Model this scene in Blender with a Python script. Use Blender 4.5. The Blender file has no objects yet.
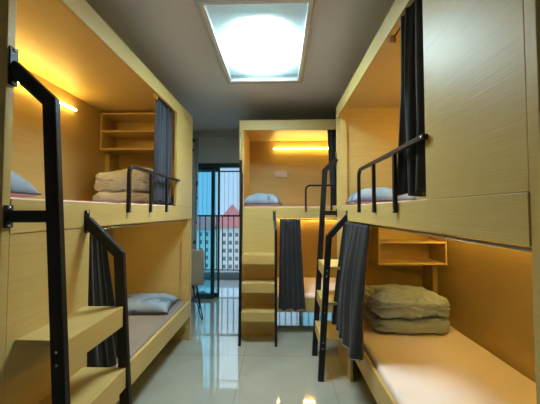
import bpy, bmesh, math, random
from math import sin, cos, pi, radians
from mathutils import Vector, Matrix, noise
random.seed(7)
SC = bpy.context.scene
COL = SC.collection

# ------------------------------------------------------------ materials
def nm(name):
    m = bpy.data.materials.new(name); m.use_nodes = True
    nt = m.node_tree; b = nt.nodes['Principled BSDF']
    return m, nt, b
def node(nt, typ, **k):
    n = nt.nodes.new(typ)
    for a, v in k.items(): setattr(n, a, v)
    return n
def ramp(nt, stops):
    r = nt.nodes.new('ShaderNodeValToRGB'); e = r.color_ramp.elements
    e[0].position, e[0].color = stops[0][0], (*stops[0][1], 1)
    e[1].position, e[1].color = stops[-1][0], (*stops[-1][1], 1)
    for p, c in stops[1:-1]:
        x = e.new(p); x.color = (*c, 1)
    return r
def simple(name, c, rough=.5, metal=0, var=.06, scale=8, spec=.5, bump=0, bscale=60):
    m, nt, b = nm(name)
    tc = node(nt, 'ShaderNodeTexCoord'); n = node(nt, 'ShaderNodeTexNoise'); n.inputs['Scale'].default_value = scale
    nt.links.new(tc.outputs['Object'], n.inputs['Vector'])
    r = ramp(nt, [(.3, tuple(max(0, x*(1-var)) for x in c)), (.7, tuple(min(1, x*(1+var)) for x in c))])
    nt.links.new(n.outputs['Fac'], r.inputs['Fac']); nt.links.new(r.outputs['Color'], b.inputs['Base Color'])
    b.inputs['Roughness'].default_value = rough; b.inputs['Metallic'].default_value = metal
    b.inputs['Specular IOR Level'].default_value = spec
    if bump:
        n2 = node(nt, 'ShaderNodeTexNoise'); n2.inputs['Scale'].default_value = bscale
        nt.links.new(tc.outputs['Object'], n2.inputs['Vector'])
        bp = node(nt, 'ShaderNodeBump'); bp.inputs['Strength'].default_value = bump; bp.inputs['Distance'].default_value = .01
        nt.links.new(n2.outputs['Fac'], bp.inputs['Height']); nt.links.new(bp.outputs['Normal'], b.inputs['Normal'])
    return m
def wood():
    m, nt, b = nm('laminate_wood')
    tc = node(nt, 'ShaderNodeTexCoord')
    mp = node(nt, 'ShaderNodeMapping'); mp.inputs['Scale'].default_value = (1.3, 1.3, 26)
    nt.links.new(tc.outputs['Object'], mp.inputs['Vector'])
    n = node(nt, 'ShaderNodeTexNoise'); n.inputs['Scale'].default_value = 2.2; n.inputs['Detail'].default_value = 6; n.inputs['Roughness'].default_value = .6
    nt.links.new(mp.outputs['Vector'], n.inputs['Vector'])
    r = ramp(nt, [(.3, (.56, .395, .13)), (.55, (.60, .43, .15)), (.75, (.63, .455, .165))])
    nt.links.new(n.outputs['Fac'], r.inputs['Fac']); nt.links.new(r.outputs['Color'], b.inputs['Base Color'])
    mp2 = node(nt, 'ShaderNodeMapping'); mp2.inputs['Scale'].default_value = (3, 3, 170)
    nt.links.new(tc.outputs['Object'], mp2.inputs['Vector'])
    n2 = node(nt, 'ShaderNodeTexNoise'); n2.inputs['Scale'].default_value = 1.6; n2.inputs['Detail'].default_value = 3
    nt.links.new(mp2.outputs['Vector'], n2.inputs['Vector'])
    bp = node(nt, 'ShaderNodeBump'); bp.inputs['Strength'].default_value = .35; bp.inputs['Distance'].default_value = .002
    nt.links.new(n2.outputs['Fac'], bp.inputs['Height']); nt.links.new(bp.outputs['Normal'], b.inputs['Normal'])
    b.inputs['Roughness'].default_value = .41; b.inputs['Specular IOR Level'].default_value = .34
    return m
def tile(name, c1, c2, grout, size, rough, off=(0, 0)):
    m, nt, b = nm(name)
    tc = node(nt, 'ShaderNodeTexCoord')
    mp = node(nt, 'ShaderNodeMapping'); mp.inputs['Location'].default_value = (off[0], off[1], 0)
    nt.links.new(tc.outputs['Object'], mp.inputs['Vector'])
    br = node(nt, 'ShaderNodeTexBrick'); br.offset = 0; br.squash = 1
    br.inputs['Scale'].default_value = 1; br.inputs['Brick Width'].default_value = size; br.inputs['Row Height'].default_value = size
    br.inputs['Mortar Size'].default_value = .0022; br.inputs['Mortar Smooth'].default_value = .2
    br.inputs['Color1'].default_value = (*c1, 1); br.inputs['Color2'].default_value = (*c2, 1); br.inputs['Mortar'].default_value = (*grout, 1)
    nt.links.new(mp.outputs['Vector'], br.inputs['Vector'])
    n = node(nt, 'ShaderNodeTexNoise'); n.inputs['Scale'].default_value = 3; n.inputs['Detail'].default_value = 6
    nt.links.new(tc.outputs['Object'], n.inputs['Vector'])
    r = ramp(nt, [(.3, (.86, .86, .85)), (.7, (1, 1, 1))]); nt.links.new(n.outputs['Fac'], r.inputs['Fac'])
    mx = node(nt, 'ShaderNodeMix', data_type='RGBA', blend_type='MULTIPLY'); mx.inputs['Factor'].default_value = 1
    nt.links.new(br.outputs['Color'], mx.inputs['A']); nt.links.new(r.outputs['Color'], mx.inputs['B'])
    nt.links.new(mx.outputs['Result'], b.inputs['Base Color'])
    n3 = node(nt, 'ShaderNodeTexNoise'); n3.inputs['Scale'].default_value = 1.6; n3.inputs['Detail'].default_value = 1
    nt.links.new(tc.outputs['Object'], n3.inputs['Vector'])
    ad = node(nt, 'ShaderNodeMath', operation='SUBTRACT'); nt.links.new(n3.outputs['Fac'], ad.inputs[0])
    nt.links.new(br.outputs['Fac'], ad.inputs[1])
    bp = node(nt, 'ShaderNodeBump'); bp.inputs['Strength'].default_value = .12; bp.inputs['Distance'].default_value = .004
    nt.links.new(ad.outputs[0], bp.inputs['Height']); nt.links.new(bp.outputs['Normal'], b.inputs['Normal'])
    b.inputs['Roughness'].default_value = rough; b.inputs['Specular IOR Level'].default_value = .9
    b.inputs['Coat Weight'].default_value = 1; b.inputs['Coat Roughness'].default_value = .015; b.inputs['Coat IOR'].default_value = 1.8
    return m
def fabric(name, c, var=.12, scale=5, weave=260, rough=.9, bump=.15, sheen=.2):
    m, nt, b = nm(name)
    tc = node(nt, 'ShaderNodeTexCoord'); n = node(nt, 'ShaderNodeTexNoise'); n.inputs['Scale'].default_value = scale; n.inputs['Detail'].default_value = 4
    nt.links.new(tc.outputs['Object'], n.inputs['Vector'])
    r = ramp(nt, [(.3, tuple(x*(1-var) for x in c)), (.7, tuple(min(1, x*(1+var)) for x in c))])
    nt.links.new(n.outputs['Fac'], r.inputs['Fac']); nt.links.new(r.outputs['Color'], b.inputs['Base Color'])
    n2 = node(nt, 'ShaderNodeTexNoise'); n2.inputs['Scale'].default_value = weave
    nt.links.new(tc.outputs['Object'], n2.inputs['Vector'])
    bp = node(nt, 'ShaderNodeBump'); bp.inputs['Strength'].default_value = bump; bp.inputs['Distance'].default_value = .002
    nt.links.new(n2.outputs['Fac'], bp.inputs['Height']); nt.links.new(bp.outputs['Normal'], b.inputs['Normal'])
    b.inputs['Roughness'].default_value = rough; b.inputs['Sheen Weight'].default_value = sheen
    return m
def pillow_fabric():
    # pillow case: blue-grey upper side with soft darker blotches, navy diagonal sketches, pink underside (case panels sewn at the seam)
    m, nt, b = nm('pillow_case')
    tc = node(nt, 'ShaderNodeTexCoord')
    n = node(nt, 'ShaderNodeTexNoise'); n.inputs['Scale'].default_value = 6; n.inputs['Detail'].default_value = 5
    nt.links.new(tc.outputs['Object'], n.inputs['Vector'])
    r = ramp(nt, [(.3, (.20, .30, .40)), (.5, (.28, .38, .48)), (.75, (.40, .45, .50))])
    nt.links.new(n.outputs['Fac'], r.inputs['Fac'])
    w = node(nt, 'ShaderNodeTexNoise'); w.inputs['Scale'].default_value = 3.2; w.inputs['Distortion'].default_value = 1.5; w.inputs['Detail'].default_value = 1
    nt.links.new(tc.outputs['Object'], w.inputs['Vector'])
    rw = ramp(nt, [(.56, (0, 0, 0)), (.60, (.8, .8, .8))]); nt.links.new(w.outputs['Fac'], rw.inputs['Fac'])
    m1 = node(nt, 'ShaderNodeMix', data_type='RGBA'); nt.links.new(rw.outputs['Color'], m1.inputs['Factor'])
    nt.links.new(r.outputs['Color'], m1.inputs['A']); m1.inputs['B'].default_value = (.10, .19, .27, 1)
    nt.links.new(m1.outputs['Result'], b.inputs['Base Color'])
    b.inputs['Roughness'].default_value = .85
    return m
def emis(name, c, s):
    m = bpy.data.materials.new(name); m.use_nodes = True; nt = m.node_tree; nt.nodes.clear()
    e = node(nt, 'ShaderNodeEmission'); e.inputs['Color'].default_value = (*c, 1); e.inputs['Strength'].default_value = s
    o = node(nt, 'ShaderNodeOutputMaterial'); nt.links.new(e.outputs[0], o.inputs['Surface'])
    return m
def glass_mat():
    m = bpy.data.materials.new('tinted_glass'); m.use_nodes = True; nt = m.node_tree; nt.nodes.clear()
    t = node(nt, 'ShaderNodeBsdfTransparent'); t.inputs['Color'].default_value = (.76, .965, 1, 1)
    g = node(nt, 'ShaderNodeBsdfGlossy'); g.inputs['Roughness'].default_value = .02
    mx = node(nt, 'ShaderNodeMixShader'); fr = node(nt, 'ShaderNodeFresnel'); fr.inputs['IOR'].default_value = 1.45
    o = node(nt, 'ShaderNodeOutputMaterial')
    nt.links.new(fr.outputs[0], mx.inputs[0]); nt.links.new(t.outputs[0], mx.inputs[1]); nt.links.new(g.outputs[0], mx.inputs[2])
    nt.links.new(mx.outputs[0], o.inputs['Surface'])
    return m
def diffuser_mat():
    m = bpy.data.materials.new('acrylic_diffuser'); m.use_nodes = True; nt = m.node_tree; nt.nodes.clear()
    t = node(nt, 'ShaderNodeBsdfTransparent'); t.inputs['Color'].default_value = (1, 1, 1, 1)
    g = node(nt, 'ShaderNodeBsdfTranslucent'); g.inputs['Color'].default_value = (.60, .95, 1, 1)
    mx = node(nt, 'ShaderNodeMixShader'); mx.inputs[0].default_value = .16
    o = node(nt, 'ShaderNodeOutputMaterial')
    nt.links.new(t.outputs[0], mx.inputs[1]); nt.links.new(g.outputs[0], mx.inputs[2]); nt.links.new(mx.outputs[0], o.inputs['Surface'])
    return m
def leafy():
    m, nt, b = nm('leaf_print_curtain')
    tc = node(nt, 'ShaderNodeTexCoord'); v = node(nt, 'ShaderNodeTexVoronoi'); v.inputs['Scale'].default_value = 9
    nt.links.new(tc.outputs['Object'], v.inputs['Vector'])
    r = ramp(nt, [(.22, (.03, .035, .04)), (.30, (.50, .51, .52))]); nt.links.new(v.outputs['Distance'], r.inputs['Fac'])
    nt.links.new(r.outputs['Color'], b.inputs['Base Color']); b.inputs['Roughness'].default_value = .9
    return m

LAMP = 18.5; LED = 48.0
W = wood()
BLACK = simple('black_metal', (.012, .012, .014), .42, .3, .1)
STEEL = simple('screw_steel', (.55, .55, .53), .25, 1)
PINK = fabric('pink_sheet', (.74, .50, .45), .05)
PEACH = fabric('peach_sheet', (.95, .82, .74), .05, 2.5)
GREYSHEET = fabric('taupe_sheet', (.27, .235, .20), .06)
QUILT = fabric('grey_quilt', (.38, .46, .52), .06, 4, 300)
QUILTL = fabric('light_grey_quilt', (.56, .60, .64), .08, 4, 300)
CURT = fabric('dark_grey_curtain', (.026, .027, .030), .12, 5, 300, .85, .1, .08)
CURTB = fabric('slate_blue_curtain', (.046, .052, .068), .15, 5, 300, .85, .1, .1)
HEM = fabric('cream_thread', (.50, .45, .38))
PILLOW = pillow_fabric()
PILPINK = fabric('pillow_pink_underside', (.72, .42, .40), .12, 18)
NAVY = fabric('navy_binding', (.04, .05, .09))
WALL = simple('wall_paint', (.72, .72, .71), .85, 0, .03, 3, .3, .05, 40)
CEIL = simple('ceiling_paint', (.76, .77, .84), .8, 0, .03, 1.5, .3)
ALU = simple('dark_teal_aluminium', (.04, .10, .11), .35, .4, .1)
RAILM = simple('railing_paint', (.05, .06, .075), .5, .2)
WIRE = simple('grille_wire', (.62, .67, .72), .4, .5)
FRAME = simple('lamp_frame_satin', (.55, .55, .52), .35, .6)
FRAMEW = simple('lamp_inner_white', (.8, .82, .82), .5)
GLASS = glass_mat(); DIFF = diffuser_mat()
BOARD = emis('led_board_light', (.74, .92, 1.0), LAMP)
TUBE = emis('warm_tube_light', (1, .69, .18), LED)
PLASTIC = simple('socket_plastic', (.62, .56, .48), .4)
SHELL = simple('chair_shell', (.33, .29, .21), .5)
TEAL = simple('teal_plastic', (.02, .14, .14), .5)

# ------------------------------------------------------------ mesh helpers
def box(bm, x0, x1, y0, y1, z0, z1, bev=0.0):
    r = bmesh.ops.create_cube(bm, size=1)
    vs = r['verts']
    for v in vs:
        v.co = Vector((x0+(v.co.x+.5)*(x1-x0), y0+(v.co.y+.5)*(y1-y0), z0+(v.co.z+.5)*(z1-z0)))
    if bev:
        es = list({e for v in vs for e in v.link_edges})
        bmesh.ops.bevel(bm, geom=es, offset=bev, segments=2, profile=.5, affect='EDGES')
def frames(pts):
    out = []
    for i in range(len(pts)):
        a = pts[max(0, i-1)]; c = pts[min(len(pts)-1, i+1)]
        d1 = (pts[i]-a); d2 = (c-pts[i])
        if d1.length < 1e-9: d1 = d2
        if d2.length < 1e-9: d2 = d1
        out.append(((d1.normalized()+d2.normalized()).normalized(), d1.normalized(), d2.normalized()))
    return out
def sweep(bm, pts, w, h, side=Vector((1, 0, 0)), round_=False, n=10):
    """sweep a rectangular (w along side, h across) or round profile along a polyline lying across 'side'"""
    pts = [Vector(p) for p in pts]; rings = []
    for p, (t, a, b) in zip(pts, frames(pts)):
        s = side.normalized(); s = (s - t*s.dot(t)).normalized()
        nrm = t.cross(s).normalized()
        k = 1/max(.4, cos(a.angle(b)/2))
        if round_:
            prof = [(cos(2*pi*i/n)*w/2, sin(2*pi*i/n)*h/2) for i in range(n)]
        else:
            c = min(w, h)*.12
            prof = [(-w/2+c, -h/2), (w/2-c, -h/2), (w/2, -h/2+c), (w/2, h/2-c), (w/2-c, h/2), (-w/2+c, h/2), (-w/2, h/2-c), (-w/2, -h/2+c)]
        rings.append([bm.verts.new(p+s*x+nrm*y*k) for x, y in prof])
    m = len(rings[0])
    for r0, r1 in zip(rings, rings[1:]):
        for i in range(m): bm.faces.new((r0[i], r0[(i+1) % m], r1[(i+1) % m], r1[i]))
    bm.faces.new(rings[0][::-1]); bm.faces.new(rings[-1])
def disc(bm, c, axis, r, d, n=14):
    c = Vector(c); axis = Vector(axis).normalized()
    sweep(bm, [c, c+axis*d*.7], 2*r, 2*r, Vector((.3, .5, .8)), True, n)
    sweep(bm, [c+axis*d*.7, c+axis*d], 1.4*r, 1.4*r, Vector((.3, .5, .8)), True, n)
def arc(p0, corner, p1, r, n=6):
    p0, c, p1 = Vector(p0), Vector(corner), Vector(p1)
    a = c+(p0-c).normalized()*r; b = c+(p1-c).normalized()*r
    return [a*(1-t)**2+c*2*t*(1-t)+b*t*t for t in [i/n for i in range(n+1)]]
def mesh(name, bm, mats, smooth=False):
    bmesh.ops.recalc_face_normals(bm, faces=bm.faces[:])
    me = bpy.data.meshes.new(name); bm.to_mesh(me); bm.free()
    for m in (mats if isinstance(mats, (list, tuple)) else [mats]): me.materials.append(m)
    if smooth:
        for p in me.polygons: p.use_smooth = True
    return me
def obj(name, bm, mats, parent=None, smooth=False, loc=None, mod=None):
    me = bm if isinstance(bm, bpy.types.Mesh) else mesh(name, bm, mats, smooth)
    o = bpy.data.objects.new(name, me); COL.objects.link(o)
    if parent: o.parent = parent
    if loc: o.location = loc
    return o
def tag(o, label, cat, group=None, kind=None):
    o['label'] = label; o['category'] = cat
    if group: o['group'] = group
    if kind: o['kind'] = kind
    return o
def empty(name, loc, rz=0):
    o = bpy.data.objects.new(name, None); COL.objects.link(o); o.location = loc; o.rotation_euler = (0, 0, rz)
    o.empty_display_size = .1
    return o
def struct(name, bm, m):
    o = obj(name, bm, m); o['kind'] = 'structure'; return o
def copy_tree(o, parent=None):
    c = o.copy(); COL.objects.link(c); c.parent = parent
    for ch in [x for x in SC.objects if x.parent == o]: copy_tree(ch, c)
    return c
NB = bmesh.new

# ------------------------------------------------------------ bunk frame of reference: u along the bed, v into the bunk, z up
TOP = 2.54; LEN = 2.1; DEP = .93
BUNKS = {'left': ((-1.0, .942), pi/2), 'right': ((.6, 2.83), -pi/2), 'back': ((-.475, 3.2), 0)}
STRETCH = {'left': 1.015, 'right': 1.045, 'back': 1.0}      # the side bunks are a little longer
def place(o, which, u=0, v=0, z=0, rz=0):
    (x, y), a = BUNKS[which]; u *= STRETCH[which]
    o.location = (x+cos(a)*u-sin(a)*v, y+sin(a)*u+cos(a)*v, z); o.rotation_euler = (0, 0, a+rz)
    return o

def make_bunk():
    root = empty('bunk_bed', (0, 0, 0))
    B = .0018
    def part(name, *boxes, mat=W, parent=root):
        bm = NB()
        for b in boxes: box(bm, *b, bev=B)
        return obj(name, bm, mat, parent)
    part('end_panel', (0, .03, 0, DEP, 0, TOP)); part('end_panel', (LEN-.03, LEN, 0, DEP, 0, TOP))
    part('back_panel', (.03, LEN-.03, .90, DEP, .27, TOP-.022))
    part('canopy_board', (.03, LEN-.03, .026, .90, TOP-.022, TOP))
    part('fascia_board', (.03, LEN-.03, 0, .025, 2.42, TOP))
    part('lower_front_panel', (.03, .45, 0, .025, 0, 1.3635))
    part('upper_front_panel', (1.635, LEN-.03, 0, .025, 1.4965, 2.4185))
    part('upper_deck', (.03, LEN-.03, .026, .899, 1.365, 1.395))
    part('deck_board', (.03, LEN-.03, -.003, .025, 1.365, 1.495))
    part('lower_deck', (.03, LEN-.03, .026, .899, .29, .33))
    part('bed_rail', (.452, LEN-.03, 0, .025, .27, .435))
    part('corner_post', (LEN-.05, LEN-.031, .026, .10, .336, 1.363))
    part('corner_post', (.031, .05, .026, .10, 1.397, 2.516))
    part('wire_duct', (LEN-.20, LEN-.031, .85, .898, 1.52, 2.07))
    part('wire_duct', (.031, .20, .85, .898, .47, .96))
    # curtain rods
    bm = NB(); sweep(bm, [(.46, .045, 1.35), (LEN-.052, .045, 1.35)], .012, .012, Vector((0, 0, 1)), True)
    obj('curtain_rod', bm, STEEL, root, True)
    bm = NB(); sweep(bm, [(1.27, .05, 2.43), (1.634, .05, 2.43)], .012, .012, Vector((0, 0, 1)), True)
    obj('curtain_rod', bm, STEEL, root, True)
    part('rod_bracket', (1.243, 1.266, .027, .06, 2.395, 2.44))
    # ladder
    vz = lambda z: -(.245-.062*z)
    def rail(u, ub, zt, zs, brace):
        bm = NB()
        pts = [(u, vz(0), 0), (u, vz(zs), zs), (ub, -.004, zt)]
        sweep(bm, pts, .028, .052, Vector((1, 0, 0)))
        if brace: sweep(bm, [(u, vz(1.43)+.02, 1.43), (ub, -.006, 1.43)], .026, .045, Vector((1, 0, 0)))
        r = obj('ladder_rail', bm, BLACK, root)
        for zz, hl in ([(zt, .072), (1.43, .042)] if brace else [(zt-.005, .058)]):
            bm = NB(); box(bm, ub-.016, ub+.016, -.010, -.0035, zz-hl, zz+hl, .002)
            obj('bracket', bm, BLACK, r)
            for dz in (-hl+.011, hl-.011):
                bm = NB(); disc(bm, (ub, -.0095, zz+dz), (0, -1, 0), .007, .004)
                obj('screw', bm, STEEL, r, True)
        s = -1
        for zt_ in (.962, .655, .35):
            for d in (.028, .075):
                bm = NB(); z = zt_-d; disc(bm, (u-.014*(1 if u < .2 else -1), vz(z), z), (-1 if u < .2 else 1, 0, 0), .0055, .003)
                obj('bolt', bm, STEEL, r, True)
        return r
    rail(.048, .018, 1.99, 1.865, True); rail(.44, .42, 1.40, 1.225, False)
    for zt in (.962, .655, .35):
        v = vz(zt)
        part('ladder_step', (.064, .424, v+.004, -.001, zt-.022, zt), (.064, .424, v-.018, v+.003, zt-.10, zt+.001))
    # guard rail
    gr = NB(); v = -.012
    pts = [Vector((.79, v, 1.44))]+arc((.79, v, 1.44), (.79, v, 1.75), (1.70, v, 1.75), .06)+[Vector((1.66, v, 1.75))]
    sweep(gr, pts, .022, .022, Vector((0, 1, 0)))
    sweep(gr, [(1.09, v, 1.44), (1.09, v, 1.745)], .018, .022, Vector((0, 1, 0)))
    sweep(gr, [(1.38, v, 1.44), (1.38, v, 1.745)], .018, .022, Vector((0, 1, 0)))
    g = obj('guard_rail', gr, BLACK, root)
    for u, z in ((.79, 1.452), (1.09, 1.452), (1.38, 1.452), (1.65, 1.75)):
        bm = NB(); disc(bm, (u, v-.011, z), (0, -1, 0), .007, .004)
        obj('screw', bm, STEEL, g, True)
    return root
bunk = make_bunk()
bunks = {'left': bunk, 'right': copy_tree(bunk), 'back': copy_tree(bunk)}
for k, b in bunks.items(): place(b, k); b.scale.x = STRETCH[k]
G = 'built-in wooden bunk beds'
tag(bunks['left'], 'beige wooden two-storey bunk bed running along the left wall, its ladder nearest the camera', 'bunk bed', G)
tag(bunks['right'], 'beige wooden two-storey bunk bed running along the right wall with big glossy side panel', 'bunk bed', G)
tag(bunks['back'], 'wooden two-storey bunk bed at the far end, standing across the balcony door', 'bunk bed', G)

# ------------------------------------------------------------ shelves
def make_shelf():
    r = empty('wall_shelf', (0, 0, 0))
    w, d, h = .60, .27, .392; t = .015
    bm = NB()
    box(bm, 0, w, 0, d, 0, t, .001); box(bm, 0, w, 0, d, h-t, h, .001); box(bm, 0, t, 0, d, t, h-t, .001); box(bm, w-t, w, 0, d, t, h-t, .001)
    box(bm, t, w-t, d-.006, d, t, h-t)
    obj('shelf_box', bm, W, r)
    bm = NB(); box(bm, t, w-t, .004, d-.007, .19, .205, .001); obj('shelf_board', bm, W, r)
    return r
s = make_shelf(); place(s, 'left', LEN-.302, .895-.005, 2.095, -pi/2)
tag(s, 'two-tier open wooden shelf box hanging high inside the upper left bunk, near its grey curtain', 'shelf', 'open shelf boxes in the bunks')
s2 = copy_tree(s); place(s2, 'right', .355, .29, .970, pi/2)
tag(s2, 'two-tier open wooden shelf box hanging in the lower right bunk above the folded grey quilt', 'shelf', 'open shelf boxes in the bunks')

# ------------------------------------------------------------ tube lights
def make_tube():
    r = empty('tube_light', (0, 0, 0))
    bm = NB(); box(bm, 0, 1.09, -.012, 0, -.0115, .0115, .002); obj('housing', bm, FRAMEW, r)
    bm = NB(); sweep(bm, [(.012, -.018, 0), (1.078, -.018, 0)], .020, .016, Vector((0, 0, 1)), True, 12); obj('tube', bm, TUBE, r, True)
    return r
t0 = make_tube(); first = True
for which, z, lab in (('left', 2.385, 'glowing warm tube light on the back board of the upper left bunk'),
                      ('back', 2.40, 'glowing warm tube light high on the back board of the far upper bunk'),
                      ('right', 2.385, 'warm tube light on the back board of the upper right bunk, behind the glossy panel'),
                      ('left', 1.352, 'warm tube light tucked under the upper deck in the lower left bunk'),
                      ('back', 1.352, 'warm tube light tucked under the upper deck in the far lower bunk'),
                      ('right', 1.352, 'warm tube light tucked under the upper deck in the lower right bunk')):
    o = t0 if first else copy_tree(t0); first = False
    place(o, which, .385, .899, z); tag(o, lab, 'light', 'warm tube lights in the bunks')

# ------------------------------------------------------------ soft things
def fbm(p, s, o=3):
    return noise.fractal(Vector(p)*s, 1.0, 2.0, o)
def mattress_mesh(h, seed, hang=True, u0=.035, u1=LEN-.035, v0=.03, v1=.892):
    """sheeted mattress with rounded edges and faint rumples"""
    bm = NB(); nu, nv = 70, 30
    def top(u, v):
        e = min(u-u0, u1-u, v-v0, v1-v); rr = .03
        drop = 0 if e > rr else rr-math.sqrt(max(0, rr*rr-(rr-e)**2))
        return h-drop*.9+fbm((u, v*1.6, seed), 5)*.003+abs(fbm((u*.6, v*3, seed+3), 7))*.003
    us = [u0+(u1-u0)*(i/nu) for i in range(nu+1)]; vs = [v0+(v1-v0)*(.5-.5*cos(pi*j/nv)) for j in range(nv+1)]
    g = [[bm.verts.new((u, v, top(u, v))) for v in vs] for u in us]
    for i in range(nu):
        for j in range(nv): bm.faces.new((g[i][j], g[i+1][j], g[i+1][j+1], g[i][j+1]))
    per = [g[i][0] for i in range(nu+1)]+[g[nu][j] for j in range(1, nv+1)]+[g[i][nv] for i in range(nu-1, -1, -1)]+[g[0][j] for j in range(nv-1, 0, -1)]
    lo = [bm.verts.new((v.co.x, v.co.y, 0)) for v in per]
    for i in range(len(per)):
        k = (i+1) % len(per); bm.faces.new((per[i], lo[i], lo[k], per[k]))
    bm.faces.new(lo)
    return bm
UZ = 1.3955; LZ = .331
mats_ = [('left', UZ, .108, PINK, 'pink sheeted mattress on the upper deck of the left bunk bed'),
         ('right', UZ, .108, PINK, 'pink sheeted mattress on the upper deck of the right bunk bed'),
         ('back', UZ, .108, PINK, 'pink sheeted mattress on the upper deck of the far bunk bed'),
         ('left', LZ, .115, GREYSHEET, 'taupe sheeted mattress in the lower left bunk, under the blue-grey pillow'),
         ('right', LZ, .13, PEACH, 'peach sheeted mattress filling the lower right bunk, most exposed one in the room'),
         ('back', LZ, .13, PEACH, 'peach sheeted mattress in the lower far bunk, partly behind the dark curtain')]
for i, (w, z, h, m, lab) in enumerate(mats_):
    o = obj('mattress', mattress_mesh(h, i*4.1), m, None, True); place(o, w, 0, 0, z); o.scale.x = STRETCH[w]
    tag(o, lab, 'mattress', 'sheeted mattresses on the bunks')

def pillow(w, which, u, v, z, rz, lab, L=.56, D=.38, H=.15, seed=0, tilt=0, skew=0):
    """puffy pillow with pinched corners, creases and a seam; pink underside"""
    root = empty('pillow', (0, 0, 0))
    n = 36
    def shape(a, b, top):
        k = (1-a**4)*(1-b**4)
        x = a*L/2*(1-.07*(1-b*b)) ; y = b*D/2*(1-.10*(1-a*a))
        hh = H*.62*(max(0, k)**.55)*(1+skew*a)
        cr = fbm((a*1.3+seed, b*1.3, 2), 1.6)*.012+abs(fbm((a*2+seed, b*1.2+a, 5), 2.0))*-.014
        hem = .13*H
        return Vector((x, y, hem+(hh+cr*k if top else -hem*.98*max(0, k)**.3)))
    def half(top, mat, name):
        bm = NB()
        g = [[bm.verts.new(shape(-1+2*i/n, -1+2*j/n, top)) for j in range(n+1)] for i in range(n+1)]
        for i in range(n):
            for j in range(n): bm.faces.new((g[i][j], g[i+1][j], g[i+1][j+1], g[i][j+1]))
        o = obj(name, bm, mat, root, True)
        sd = o.modifiers.new('thick', 'SOLIDIFY'); sd.thickness = .004; sd.offset = -1 if top else 1
        return o
    half(True, PILLOW, 'pillow_top'); half(False, PILPINK, 'pillow_underside')
    bm = NB()
    pts = [shape(a, -1, True) for a in [-1+2*i/12 for i in range(12)]]+[shape(1, b, True) for b in [-1+2*i/12 for i in range(12)]]+[shape(-a, 1, True) for a in [-1+2*i/12 for i in range(12)]]+[shape(-1, -b, True) for b in [-1+2*i/12 for i in range(13)]]
    sweep(bm, pts, .010, .008, Vector((0, 0, 1)), True, 6)
    obj('piping', bm, NAVY, root, True)
    place(root, which, u, v, z, rz); root.rotation_euler.x = 0
    tag(root, lab, 'pillow', 'blue-grey pillows with pink underside')
    return root
pillow(0, 'left', .25, .55, UZ+.115, pi/2+.15, 'blue-grey pillow with pink underside in the upper left bunk beside the black ladder', .56, .40, .24, 1)
pillow(0, 'right', .27, .34, UZ+.115, pi/2-.1, 'blue-grey pillow in the upper right bunk behind the black guard rail', .56, .40, .20, 4)
pillow(0, 'back', .27, .30, UZ+.115, -.15, 'blue pillow with pink underside at the left end of the far upper bunk', .46, .36, .22, 8)
pillow(0, 'left', 1.80, .42, LZ+.119, pi/2+.1, 'blue-grey pillow at the far end of the lower left bunk on the taupe sheet', .66, .42, .17, 12)

def slab_quilt(L, D, h, seed, puff=.02, wr=.010, amp=0):
    """rounded puffy slab: a folded quilt layer, centred, bottom at 0"""
    bm = NB(); n = 44; m = 26; k = 14
    def P(a, b, c):
        # superellipsoid-ish box
        e = 5
        nrm = (abs(a)**e+abs(b)**e+abs(c)**e)**(1/e)
        return Vector((a, b, c))/max(nrm, 1e-6)*max(abs(a), abs(b), abs(c))
    r = bmesh.ops.create_cube(bm, size=2)
    bmesh.ops.subdivide_edges(bm, edges=bm.edges[:], cuts=56, use_grid_fill=True)
    for v in bm.verts:
        p = v.co.copy(); q = P(p.x, p.y, p.z)
        x, y, z = q.x*L/2, q.y*D/2, q.z*h/2
        z += (1 if z > 0 else 0)*puff*(1-q.x**2)*(1-q.y**2)
        if amp: z += amp*noise.noise(Vector((x*4+seed, y*4, 0)))*(1 if z > -h*.2 else 0)
        s = Vector((x, y, z))
        dirv = Vector((q.x/L, q.y/D, q.z/h)).normalized()
        # creases: folded ridges running diagonally
        f = abs(fbm((x*1.6+y*1.2+seed, y*3+z*2, z*5-x), 3.2, 3))
        f2 = fbm((x+seed, y, z), 5, 2)
        msk = .35+.65*max(0, noise.noise(Vector((x*3+seed*2, y*3, z*2+seed)))*1.5+.3)
        g1 = noise.noise(Vector((x*5+y*3+seed+.6*sin(9*z), y*16-x*9, z*20+x*6)))
        ridge = max(0, 1-abs(g1)*4.5)**2
        d = (-wr*1.6*f*msk+wr*.5*f2-wr*.55*ridge*msk)
        w = s+dirv*d
        if q.z < -.6: w.z = max(w.z, -h/2)
        w.z += h/2
        v.co = w
    return bm
def quilt(which, u, v, z, rz, lab, layers, mat):
    root = empty('folded_quilt', (0, 0, 0)); zz = 0
    for i, (L, D, h, seed, puff, wr, dx, dy, r, amp) in enumerate(layers):
        o = obj('quilt_fold', slab_quilt(L, D, h, seed, puff, wr, amp), mat, root, True, (dx, dy, zz)); o.rotation_euler.z = r
        zz += h*.97
    place(root, which, u, v, z, rz); tag(root, lab, 'quilt', 'folded grey quilts')
quilt('left', 1.63, .43, UZ+.115, pi/2, 'light grey rumpled quilt folded thick in the upper left bunk under the shelf',
      [(.66, .46, .12, 3, .01, .030, -.02, 0, .03, .02), (.60, .42, .20, 9, .04, .040, .0, .0, -.10, .04)], QUILTL)
quilt('right', .39, .475, LZ+.134, pi/2, 'smooth grey-green quilt folded in two on the peach sheet of the lower right bunk',
      [(.63, .46, .12, 5, .0, .018, 0, 0, 0, 0), (.635, .46, .165, 14, .035, .034, 0, 0, .02, .01)], QUILT)

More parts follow.
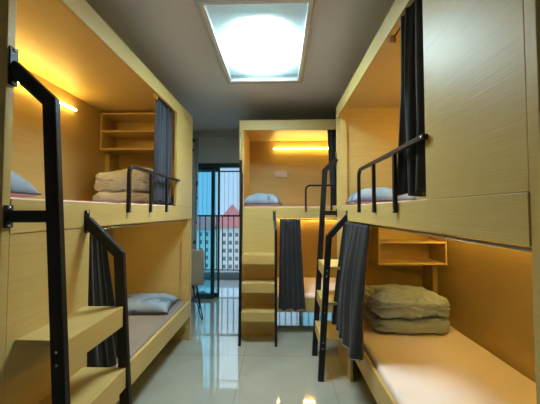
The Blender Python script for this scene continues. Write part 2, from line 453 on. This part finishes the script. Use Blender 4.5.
def curtain(name, which, lab, top, bot, z1, z0, pleats, mat, amp=(.014, .03), v=(.045, .045), bulge=0, seed=0, hem=True, group='bunk privacy curtains', thick=.003, vb=None):
    """pleated hanging cloth; top/bot = (u0,u1) spans"""
    root = empty(name, (0, 0, 0))
    nu, nz = pleats*12, 46
    def P(s, t):                       # s across 0..1, t down 0..1
        a = top[0]+(top[1]-top[0])*s; b = bot[0]+(bot[1]-bot[0])*s
        tt = t**1.3
        ph = pleats*2*pi*s+seed+.5*sin(3*s+2*t)+.25*sin(9*s+seed)
        u = a*(1-tt)+b*tt+.35*(bot[1]-bot[0])/pleats*sin(2*ph+1)*.12
        A = amp[0]*(1-tt)+amp[1]*tt
        A *= .7+.5*noise.noise(Vector((s*5+seed, t*1.2, 0)))
        vv = v[0]*(1-tt)+v[1]*tt + A*sin(ph) + A*.25*sin(2.3*ph+t*2) - bulge*sin(pi*min(1, t*1.05))
        z = z1+(z0-z1)*t
        if t > .9: z += .02*sin(ph*.5+seed)*(t-.9)*6
        return Vector((u, vv, z))
    bm = NB()
    g = [[bm.verts.new(P(i/nu, j/nz)) for j in range(nz+1)] for i in range(nu+1)]
    for i in range(nu):
        for j in range(nz): bm.faces.new((g[i][j], g[i+1][j], g[i+1][j+1], g[i][j+1]))
    o = obj('cloth', bm, mat, root, True)
    sd = o.modifiers.new('thick', 'SOLIDIFY'); sd.thickness = thick; sd.offset = 0
    if hem:
        bm = NB(); sweep(bm, [P(i/nu, .992)+Vector((0, 0, -.003)) for i in range(nu+1)], .006, .006, Vector((0, 0, 1)), True, 6)
        obj('hem_piping', bm, HEM, root, True)
    (x, y), a = BUNKS[which]
    root.location = (x, y, 0); root.rotation_euler = (0, 0, a); root.scale.x = STRETCH[which]
    tag(root, lab, 'curtain', group)
    return root
curtain('bunk_curtain', 'left', 'dark grey curtain gathered behind the ladder in the lower left bunk', (.47, .66), (.47, .90), 1.352, .462, 5, CURT, (.012, .026), (.055, .06), 0, 1)
curtain('bunk_curtain', 'left', 'slate-blue pleated curtain drawn aside in the upper left bunk beside the shelf', (1.30, 1.60), (1.28, 1.60), 2.44, 1.528, 5, CURTB, (.026, .032), (.05, .055), 0, 2, False)
curtain('bunk_curtain', 'right', 'dark grey curtain spilling over the bed rail of the lower right bunk', (.40, .94), (.36, .98), 1.352, .46, 5, CURT, (.034, .055), (.0, -.10), .02, 3)
curtain('bunk_curtain', 'right', 'dark charcoal curtain hanging in the upper right bunk beside the glossy panel', (1.42, 1.62), (1.35, 1.62), 2.44, 1.528, 3, CURT, (.034, .045), (.035, .045), .0, 4, False)
curtain('bunk_curtain', 'back', 'black-looking pleated curtain in the lower far bunk, right of its ladder', (.49, .73), (.47, .78), 1.352, .305, 5, CURT, (.014, .024), (.0, -.035), .0, 5)
curtain('bunk_curtain', 'back', 'dark curtain at the right end of the far upper bunk, behind the black ladder', (1.06, 1.60), (1.10, 1.60), 2.44, 1.528, 8, CURT, (.02, .025), (.05, .05), .0, 6, False)

# ------------------------------------------------------------ wall socket
r = empty('wall_socket', (0, 0, 0))
bm = NB(); box(bm, 0, .18, -.008, 0, 0, .09, .003); obj('face_plate', bm, PLASTIC, r)
for k in range(2):
    bm = NB(); box(bm, .012+k*.085, .083+k*.085, -.0105, -.0085, .012, .078, .002); obj('socket_insert', bm, PLASTIC, r)
place(r, 'back', .415, .899, 1.965); tag(r, 'pale double socket plate on the back board of the far upper bunk', 'socket')

# ------------------------------------------------------------ ceiling light
r = empty('ceiling_light', (-.14, 2.10, 2.8))
hx, hy = .362, .53; zb = -.085
bm = NB(); t = .022
for s in (-1, 1):
    box(bm, s*hx-t/2, s*hx+t/2, -hy-t/2, hy+t/2, zb, 0, .003)
    box(bm, -hx+t/2, hx-t/2, s*hy-t/2, s*hy+t/2, zb, 0, .003)
obj('frame', bm, FRAME, r)
bm = NB(); t2 = .028
for s in (-1, 1):
    xa = s*(hx-.011-t2/2-.001); box(bm, xa-t2/2, xa+t2/2, -hy+.012, hy-.012, zb+.002, -.05, .002)
    ya = s*(hy-.011-t2/2-.001); box(bm, -hx+.012+t2, hx-.012-t2, ya-t2/2, ya+t2/2, zb+.002, -.05, .002)
obj('inner_trim', bm, FRAMEW, r)
bm = NB(); box(bm, -hx+.041, hx-.041, -hy+.041, hy-.041, zb+.008, zb+.011); obj('diffuser', bm, DIFF, r)
bm = NB(); box(bm, -hx+.02, hx-.02, -hy+.02, hy-.02, -.010, -.004); obj('backing_plate', bm, FRAMEW, r)
bm = NB()
N = 40; a_, b_ = .275, .31
vs = [bm.verts.new((math.copysign(abs(cos(2*pi*i/N))**.75, cos(2*pi*i/N))*a_, .03+math.copysign(abs(sin(2*pi*i/N))**.75, sin(2*pi*i/N))*b_, -.016)) for i in range(N)]
vt = [bm.verts.new((v.co.x, v.co.y, -.0105)) for v in vs]
bm.faces.new(vs); bm.faces.new(vt)
for i in range(N): bm.faces.new((vs[i], vs[(i+1) % N], vt[(i+1) % N], vt[i]))
obj('light_board', bm, BOARD, r)
la = bpy.data.lights.new('lamp_light', 'AREA'); la.shape = 'ELLIPSE'; la.size = 2*a_; la.size_y = 2*b_; la.energy = 18; la.color = (.78, .92, 1.0); la.spread = radians(132)
lo = bpy.data.objects.new('lamp_light', la); COL.objects.link(lo); lo.parent = r; lo.location = (0, .03, -.020)
bm = NB()   # etched flower scrolls in two corners
def loopc(cx, cy, R, k, ph):
    sweep(bm, [(cx+R*(1+.35*cos(k*a+ph))*cos(a), cy+R*(1+.35*cos(k*a+ph))*sin(a), zb+.0072) for a in [2*pi*i/48 for i in range(49)]], .0022, .0012, Vector((0, 0, 1)), True, 5)
ETCH = simple('etched_line', (.25, .33, .35), .6)
for a in ((-.21, -.24, .055, 5, 0), (-.21, -.24, .018, 4, 1), (-.225, -.10, .03, 5, 2), (.22, .40, .03, 5, 0), (.15, .43, .015, 4, 0)):
    bm = NB(); loopc(*a); obj('etched_flower', bm, ETCH, r)
tag(r, 'large rectangular ceiling light with bright frosted panel and pale metal frame', 'ceiling light')

# ------------------------------------------------------------ room shell
XL, XR, YF, YB, CZ = -1.95, 1.63, -1.3, 4.45, 2.80
bm = NB(); box(bm, XL-.1, XR+.1, YF-.1, YB+.06, -.1, 0); struct('floor', bm, tile('glossy_tile', (.52, .52, .43), (.50, .505, .42), (.28, .28, .24), .8, .07, (.35, .45)))
bm = NB(); box(bm, XL-.1, XR+.1, YF-.1, YB+.16, CZ, CZ+.1); struct('ceiling', bm, CEIL)
bm = NB(); box(bm, XL-.1, XL, YF, YB, 0, CZ); struct('wall_left', bm, WALL)
bm = NB(); box(bm, XR, XR+.1, YF, YB, 0, CZ); struct('wall_right', bm, WALL)
bm = NB(); box(bm, XL-.1, XR+.1, YF-.1, YF, 0, CZ); struct('wall_front', bm, WALL)
DX0, DX1, DZ = -1.78, 1.05, 2.25
bm = NB(); box(bm, XL-.1, DX0, YB, YB+.15, 0, CZ); box(bm, DX1, XR+.1, YB, YB+.15, 0, CZ); box(bm, DX0, DX1, YB, YB+.15, DZ, CZ)
struct('wall_back', bm, WALL)
# sliding balcony door
door = empty('door_1', (0, 0, 0)); door['kind'] = 'structure'
bm = NB(); y0, y1 = YB+.01, YB+.13
box(bm, DX0, DX1, y0, y1, DZ-.07, DZ, .003); box(bm, DX0, DX0+.05, y0, y1, 0, DZ-.07, .003); box(bm, DX1-.05, DX1, y0, y1, 0, DZ-.07, .003)
obj('door_frame', bm, ALU, door)
bm = NB(); box(bm, DX0+.05, DX1-.05, YB+.061, YB+.13, -.03, .004); obj('threshold', bm, simple('threshold_stone', (.45, .47, .48), .3), door)
def panel(x0, x1, y, ww=.045, z1=DZ-.07):
    bm = NB(); z0 = .006
    box(bm, x0, x0+ww, y, y+.03, z0, z1, .003); box(bm, x1-ww, x1, y, y+.03, z0, z1, .003)
    box(bm, x0+ww, x1-ww, y, y+.03, z0, z0+.07, .003); box(bm, x0+ww, x1-ww, y, y+.03, z1-.05, z1, .003)
    f = obj('sash_frame', bm, ALU, door)
    bm = NB(); box(bm, x0+ww-.005, x1-ww+.005, y+.012, y+.018, z0+.06, z1-.045); obj('glass_pane', bm, GLASS, f)
panel(-1.73, -1.005, YB+.09, .032); panel(-1.70, -1.075, YB+.03, .06)
panel(.33, 1.0, YB+.09, .05)
# curtain rail and printed curtain by the door
r = empty('door_curtain', (0, 0, 0))
def DP(s, t):
    ph = 5*2*pi*s+.6*sin(4*s+t)
    return Vector((-1.61+.28*s+.05*(1-t)*(s-.5), 4.33+.028*sin(ph), 2.64+(.04-2.64)*t))
bm = NB(); nu, nz = 60, 40
g = [[bm.verts.new(DP(i/nu, j/nz)) for j in range(nz+1)] for i in range(nu+1)]
for i in range(nu):
    for j in range(nz): bm.faces.new((g[i][j], g[i+1][j], g[i+1][j+1], g[i][j+1]))
o = obj('cloth', bm, leafy(), r, True); sd = o.modifiers.new('t', 'SOLIDIFY'); sd.thickness = .003; sd.offset = 0
tag(r, 'grey curtain with dark leaf print hanging left of the balcony door', 'curtain')
r = empty('curtain_rail', (0, 0, 0))
bm = NB(); sweep(bm, [(-1.85, 4.33, 2.67), (.9, 4.33, 2.67)], .02, .02, Vector((0, 0, 1)), True); obj('rod', bm, FRAME, r, True)
for x in (-1.8, -.7, .85):
    bm = NB(); box(bm, x-.01, x+.01, 4.33, 4.449, 2.665, 2.69, .002); obj('bracket', bm, FRAME, r)
tag(r, 'thin curtain rail running across the wall above the balcony door', 'curtain rail')

# ------------------------------------------------------------ chair by the door
ch = empty('chair', (-1.22, 3.58, 0), .38)
def Rect(hw, r_, n=6):
    return r_
bm = NB()
def shell(u, w):         # one-piece bent shell: w 0 front of seat .. 1 top of back
    hw = .215
    if w < .45: t = w/.45; y = .40-.38*t; z = .445-.012*sin(pi*t)
    elif w < .6: t = (w-.45)/.15; a = t*pi/2*.95; y = .02-.05*sin(a); z = .445+.06*(1-cos(a))
    else: t = (w-.6)/.4; y = -.030-.035*t; z = .50+.44*t
    edge = 1-.10*max(0, (w-.93)/.07)**2-.12*max(0, (.06-w)/.06)**2-.06*math.exp(-((w-.5)/.07)**2)
    x = u*hw*edge; z += .012*u*u if w < .5 else 0; y += .02*u*u if w > .5 else 0
    return Vector((x, y, z))
g = [[bm.verts.new(shell(-1+2*i/16, j/40)) for j in range(41)] for i in range(17)]
for i in range(16):
    for j in range(40): bm.faces.new((g[i][j], g[i+1][j], g[i+1][j+1], g[i][j+1]))
o = obj('seat_shell', bm, SHELL, ch, True); sd = o.modifiers.new('t', 'SOLIDIFY'); sd.thickness = .012; sd.offset = -1
for sx in (-1, 1):
    for (ya, yb, yf) in ((.02, .10, -.03), (.28, .36, .40)):
        bm = NB(); x = sx*.13; xf = sx*.20
        pts = [Vector((x, ya, .435)), Vector((xf, yf-.012, .03)), Vector((xf, yf, .006)), Vector((xf-sx*.012, yf+.014, .006)), Vector((xf-sx*.02, yf+.02, .03)), Vector((x-sx*.06, yb, .435))]
        sweep(bm, pts, .015, .015, Vector((0, 1, 0)), True, 8); obj('leg', bm, BLACK, ch, True)
tag(ch, 'beige shell chair with looped black legs beside the balcony door, half behind left bunk', 'chair')

# ------------------------------------------------------------ balcony
BY = 6.10; BZ = -.08
bm = NB(); box(bm, -2.6, 2.6, YB+.15, BY+.12, BZ-.1, BZ); struct('balcony_floor', bm, tile('balcony_tile', (.84, .85, .86), (.82, .84, .86), (.5, .5, .5), .6, .10, (.1, .1)))
bm = NB(); box(bm, -2.6, 2.6, BY-.05, BY+.12, BZ, .07, .004); struct('balcony_curb', bm, simple('curb', (.30, .31, .32), .7))
bm = NB(); box(bm, -2.6, 2.6, YB+.16, BY+.15, 2.58, 2.70); struct('balcony_ceiling', bm, WALL)
bm = NB(); box(bm, -2.7, -2.6, YB+.15, BY+.15, BZ-.1, 2.7); box(bm, 2.6, 2.7, YB+.15, BY+.15, BZ-.1, 2.7); struct('balcony_side_wall', bm, WALL)
bm = NB(); box(bm, XL-.1-.8, DX0, YB+.15, YB+.16, BZ, 2.58); box(bm, DX1, 2.6, YB+.15, YB+.16, BZ, 2.58); struct('balcony_inner_wall', bm, WALL)
r = empty('balcony_railing', (0, BY+.04, .07))
bm = NB(); box(bm, -2.58, 2.58, -.025, .025, 1.25, 1.29, .004); obj('top_rail', bm, RAILM, r)
bm = NB(); box(bm, -2.58, 2.58, -.015, .015, .03, .055, .003); obj('bottom_rail', bm, RAILM, r)
for k in range(38):
    x = -2.46+k*.13; bm = NB(); box(bm, x-.010, x+.010, -.010, .010, .054 if 1 else 0, 1.252, .002); obj('baluster', bm, RAILM, r)
tag(r, 'dark vertical-bar railing along the balcony edge beyond the glass door', 'railing')
r = empty('security_grille', (0, BY+.04, 1.365))
bm = NB(); box(bm, -2.58, 2.58, -.012, .012, .98, 1.01, .003); obj('cross_bar', bm, RAILM, r)
for k in range(52):
    x = -2.55+k*.10; bm = NB(); sweep(bm, [(x, 0, -.004), (x, 0, 1.21)], .009, .009, Vector((1, 0, 0)), True, 6); obj('wire', bm, WIRE, r, True)
tag(r, 'thin pale vertical wires above the balcony railing up to the balcony ceiling', 'security grille')
# small teal slipper on balcony floor
r = empty('slipper', (-1.36, 4.86, BZ), .5)
bm = NB(); pts = []
for j, hz in ((0, 0), (1, .022)):
    pts.append([bm.verts.new((cos(a)*.045*(1+.25*sin(a)), sin(a)*.12, hz)) for a in [2*pi*i/20 for i in range(20)]])
for i in range(20): bm.faces.new((pts[0][i], pts[0][(i+1) % 20], pts[1][(i+1) % 20], pts[1][i]))
bm.faces.new(pts[0][::-1]); bm.faces.new(pts[1]); obj('sole', bm, TEAL, r)
bm = NB(); sweep(bm, [(cos(a)*.052, .045, .02+sin(a)*.055) for a in [pi*i/10 for i in range(11)]], .07, .008, Vector((0, 1, 0))); obj('strap', bm, TEAL, r)
tag(r, 'small dark teal slipper on the balcony floor behind the sliding glass', 'slipper')

# ------------------------------------------------------------ far building
BWALL = simple('pale_facade', (.66, .64, .60), .9, 0, .04, .2); ROOF = simple('pink_red_roof', (.40, .13, .13), .9, 0, .08, .5); DW = simple('window_dark', (.14, .16, .20), .3)
b = empty('apartment_building', (-24, 105, -36))
bm = NB(); box(bm, -22, 14, 0, 14, 0, 30.6); box(bm, 0, 10.6, -1.6, 0, 0, 31.4); obj('facade', bm, BWALL, b)
def hip(x0, x1, y0, y1, z0, z1, ins):
    bm = NB()
    a = [bm.verts.new(p) for p in ((x0, y0, z0), (x1, y0, z0), (x1, y1, z0), (x0, y1, z0))]
    cy = (y0+y1)/2
    if ins is None:
        t = bm.verts.new(((x0+x1)/2, cy, z1))
        for i in range(4): bm.faces.new((a[i], a[(i+1) % 4], t))
    else:
        t0_, t1_ = bm.verts.new((x0+ins, cy, z1)), bm.verts.new((x1-ins, cy, z1))
        bm.faces.new((a[0], a[1], t1_, t0_)); bm.faces.new((a[1], a[2], t1_)); bm.faces.new((a[2], a[3], t0_, t1_)); bm.faces.new((a[3], a[0], t0_))
    bm.faces.new(a[::-1])
    return bm
obj('roof', hip(-22.8, 14.8, -.8, 14.8, 30.6, 35.0, 6), ROOF, b)
obj('tower_roof', hip(-1.4, 11.8, -2.6, 10, 31.4, 40.3, None), ROOF, b)
for rr in range(8):
    for c in range(11):
        x = -16.8+c*2.4; z = 27.6-rr*3.03; yy = -1.6 if 0 < x < 9.2 else 0
        if (x+1.5 > 0 and x < 0) or 9.2 < x < 10.8: continue
        bm = NB(); box(bm, x, x+1.15, yy-.06, yy+.05, z, z+1.5)
        obj('window', bm, DW, b)
tag(b, 'pale apartment block with pinkish-red roof seen through the balcony railing', 'building')
bm = NB(); box(bm, -150, 150, 8, 400, -37, -36); g = struct('ground', bm, simple('far_ground', (.22, .26, .22), .95, 0, .2, .05))

# ------------------------------------------------------------ world, camera
w = bpy.data.worlds.new('World'); SC.world = w; w.use_nodes = True; nt = w.node_tree
bg = nt.nodes['Background']
tc = node(nt, 'ShaderNodeTexCoord'); sp = node(nt, 'ShaderNodeSeparateXYZ'); nt.links.new(tc.outputs['Generated'], sp.inputs[0])
rp = ramp(nt, [(0, (.115, .18, .25)), (.2, (.10, .18, .25)), (.45, (.25, .37, .46)), (1, (.60, .80, .95))]); nt.links.new(sp.outputs['Z'], rp.inputs['Fac'])
nt.links.new(rp.outputs['Color'], bg.inputs['Color']); bg.inputs['Strength'].default_value = 2.96

cam = bpy.data.cameras.new('camera'); co = bpy.data.objects.new('camera', cam); COL.objects.link(co); SC.camera = co
cam.sensor_width = 36; cam.lens = 18.0; cam.clip_start = .02; cam.clip_end = 600
co.location = (0, 0, 1.45); co.rotation_euler = (pi/2+radians(1.91), 0, radians(1.91))
vs_ = SC.view_settings; vs_.view_transform = 'Standard'; vs_.look = 'None'; vs_.exposure = 0.35; vs_.gamma = 1; vs_.use_curve_mapping = False
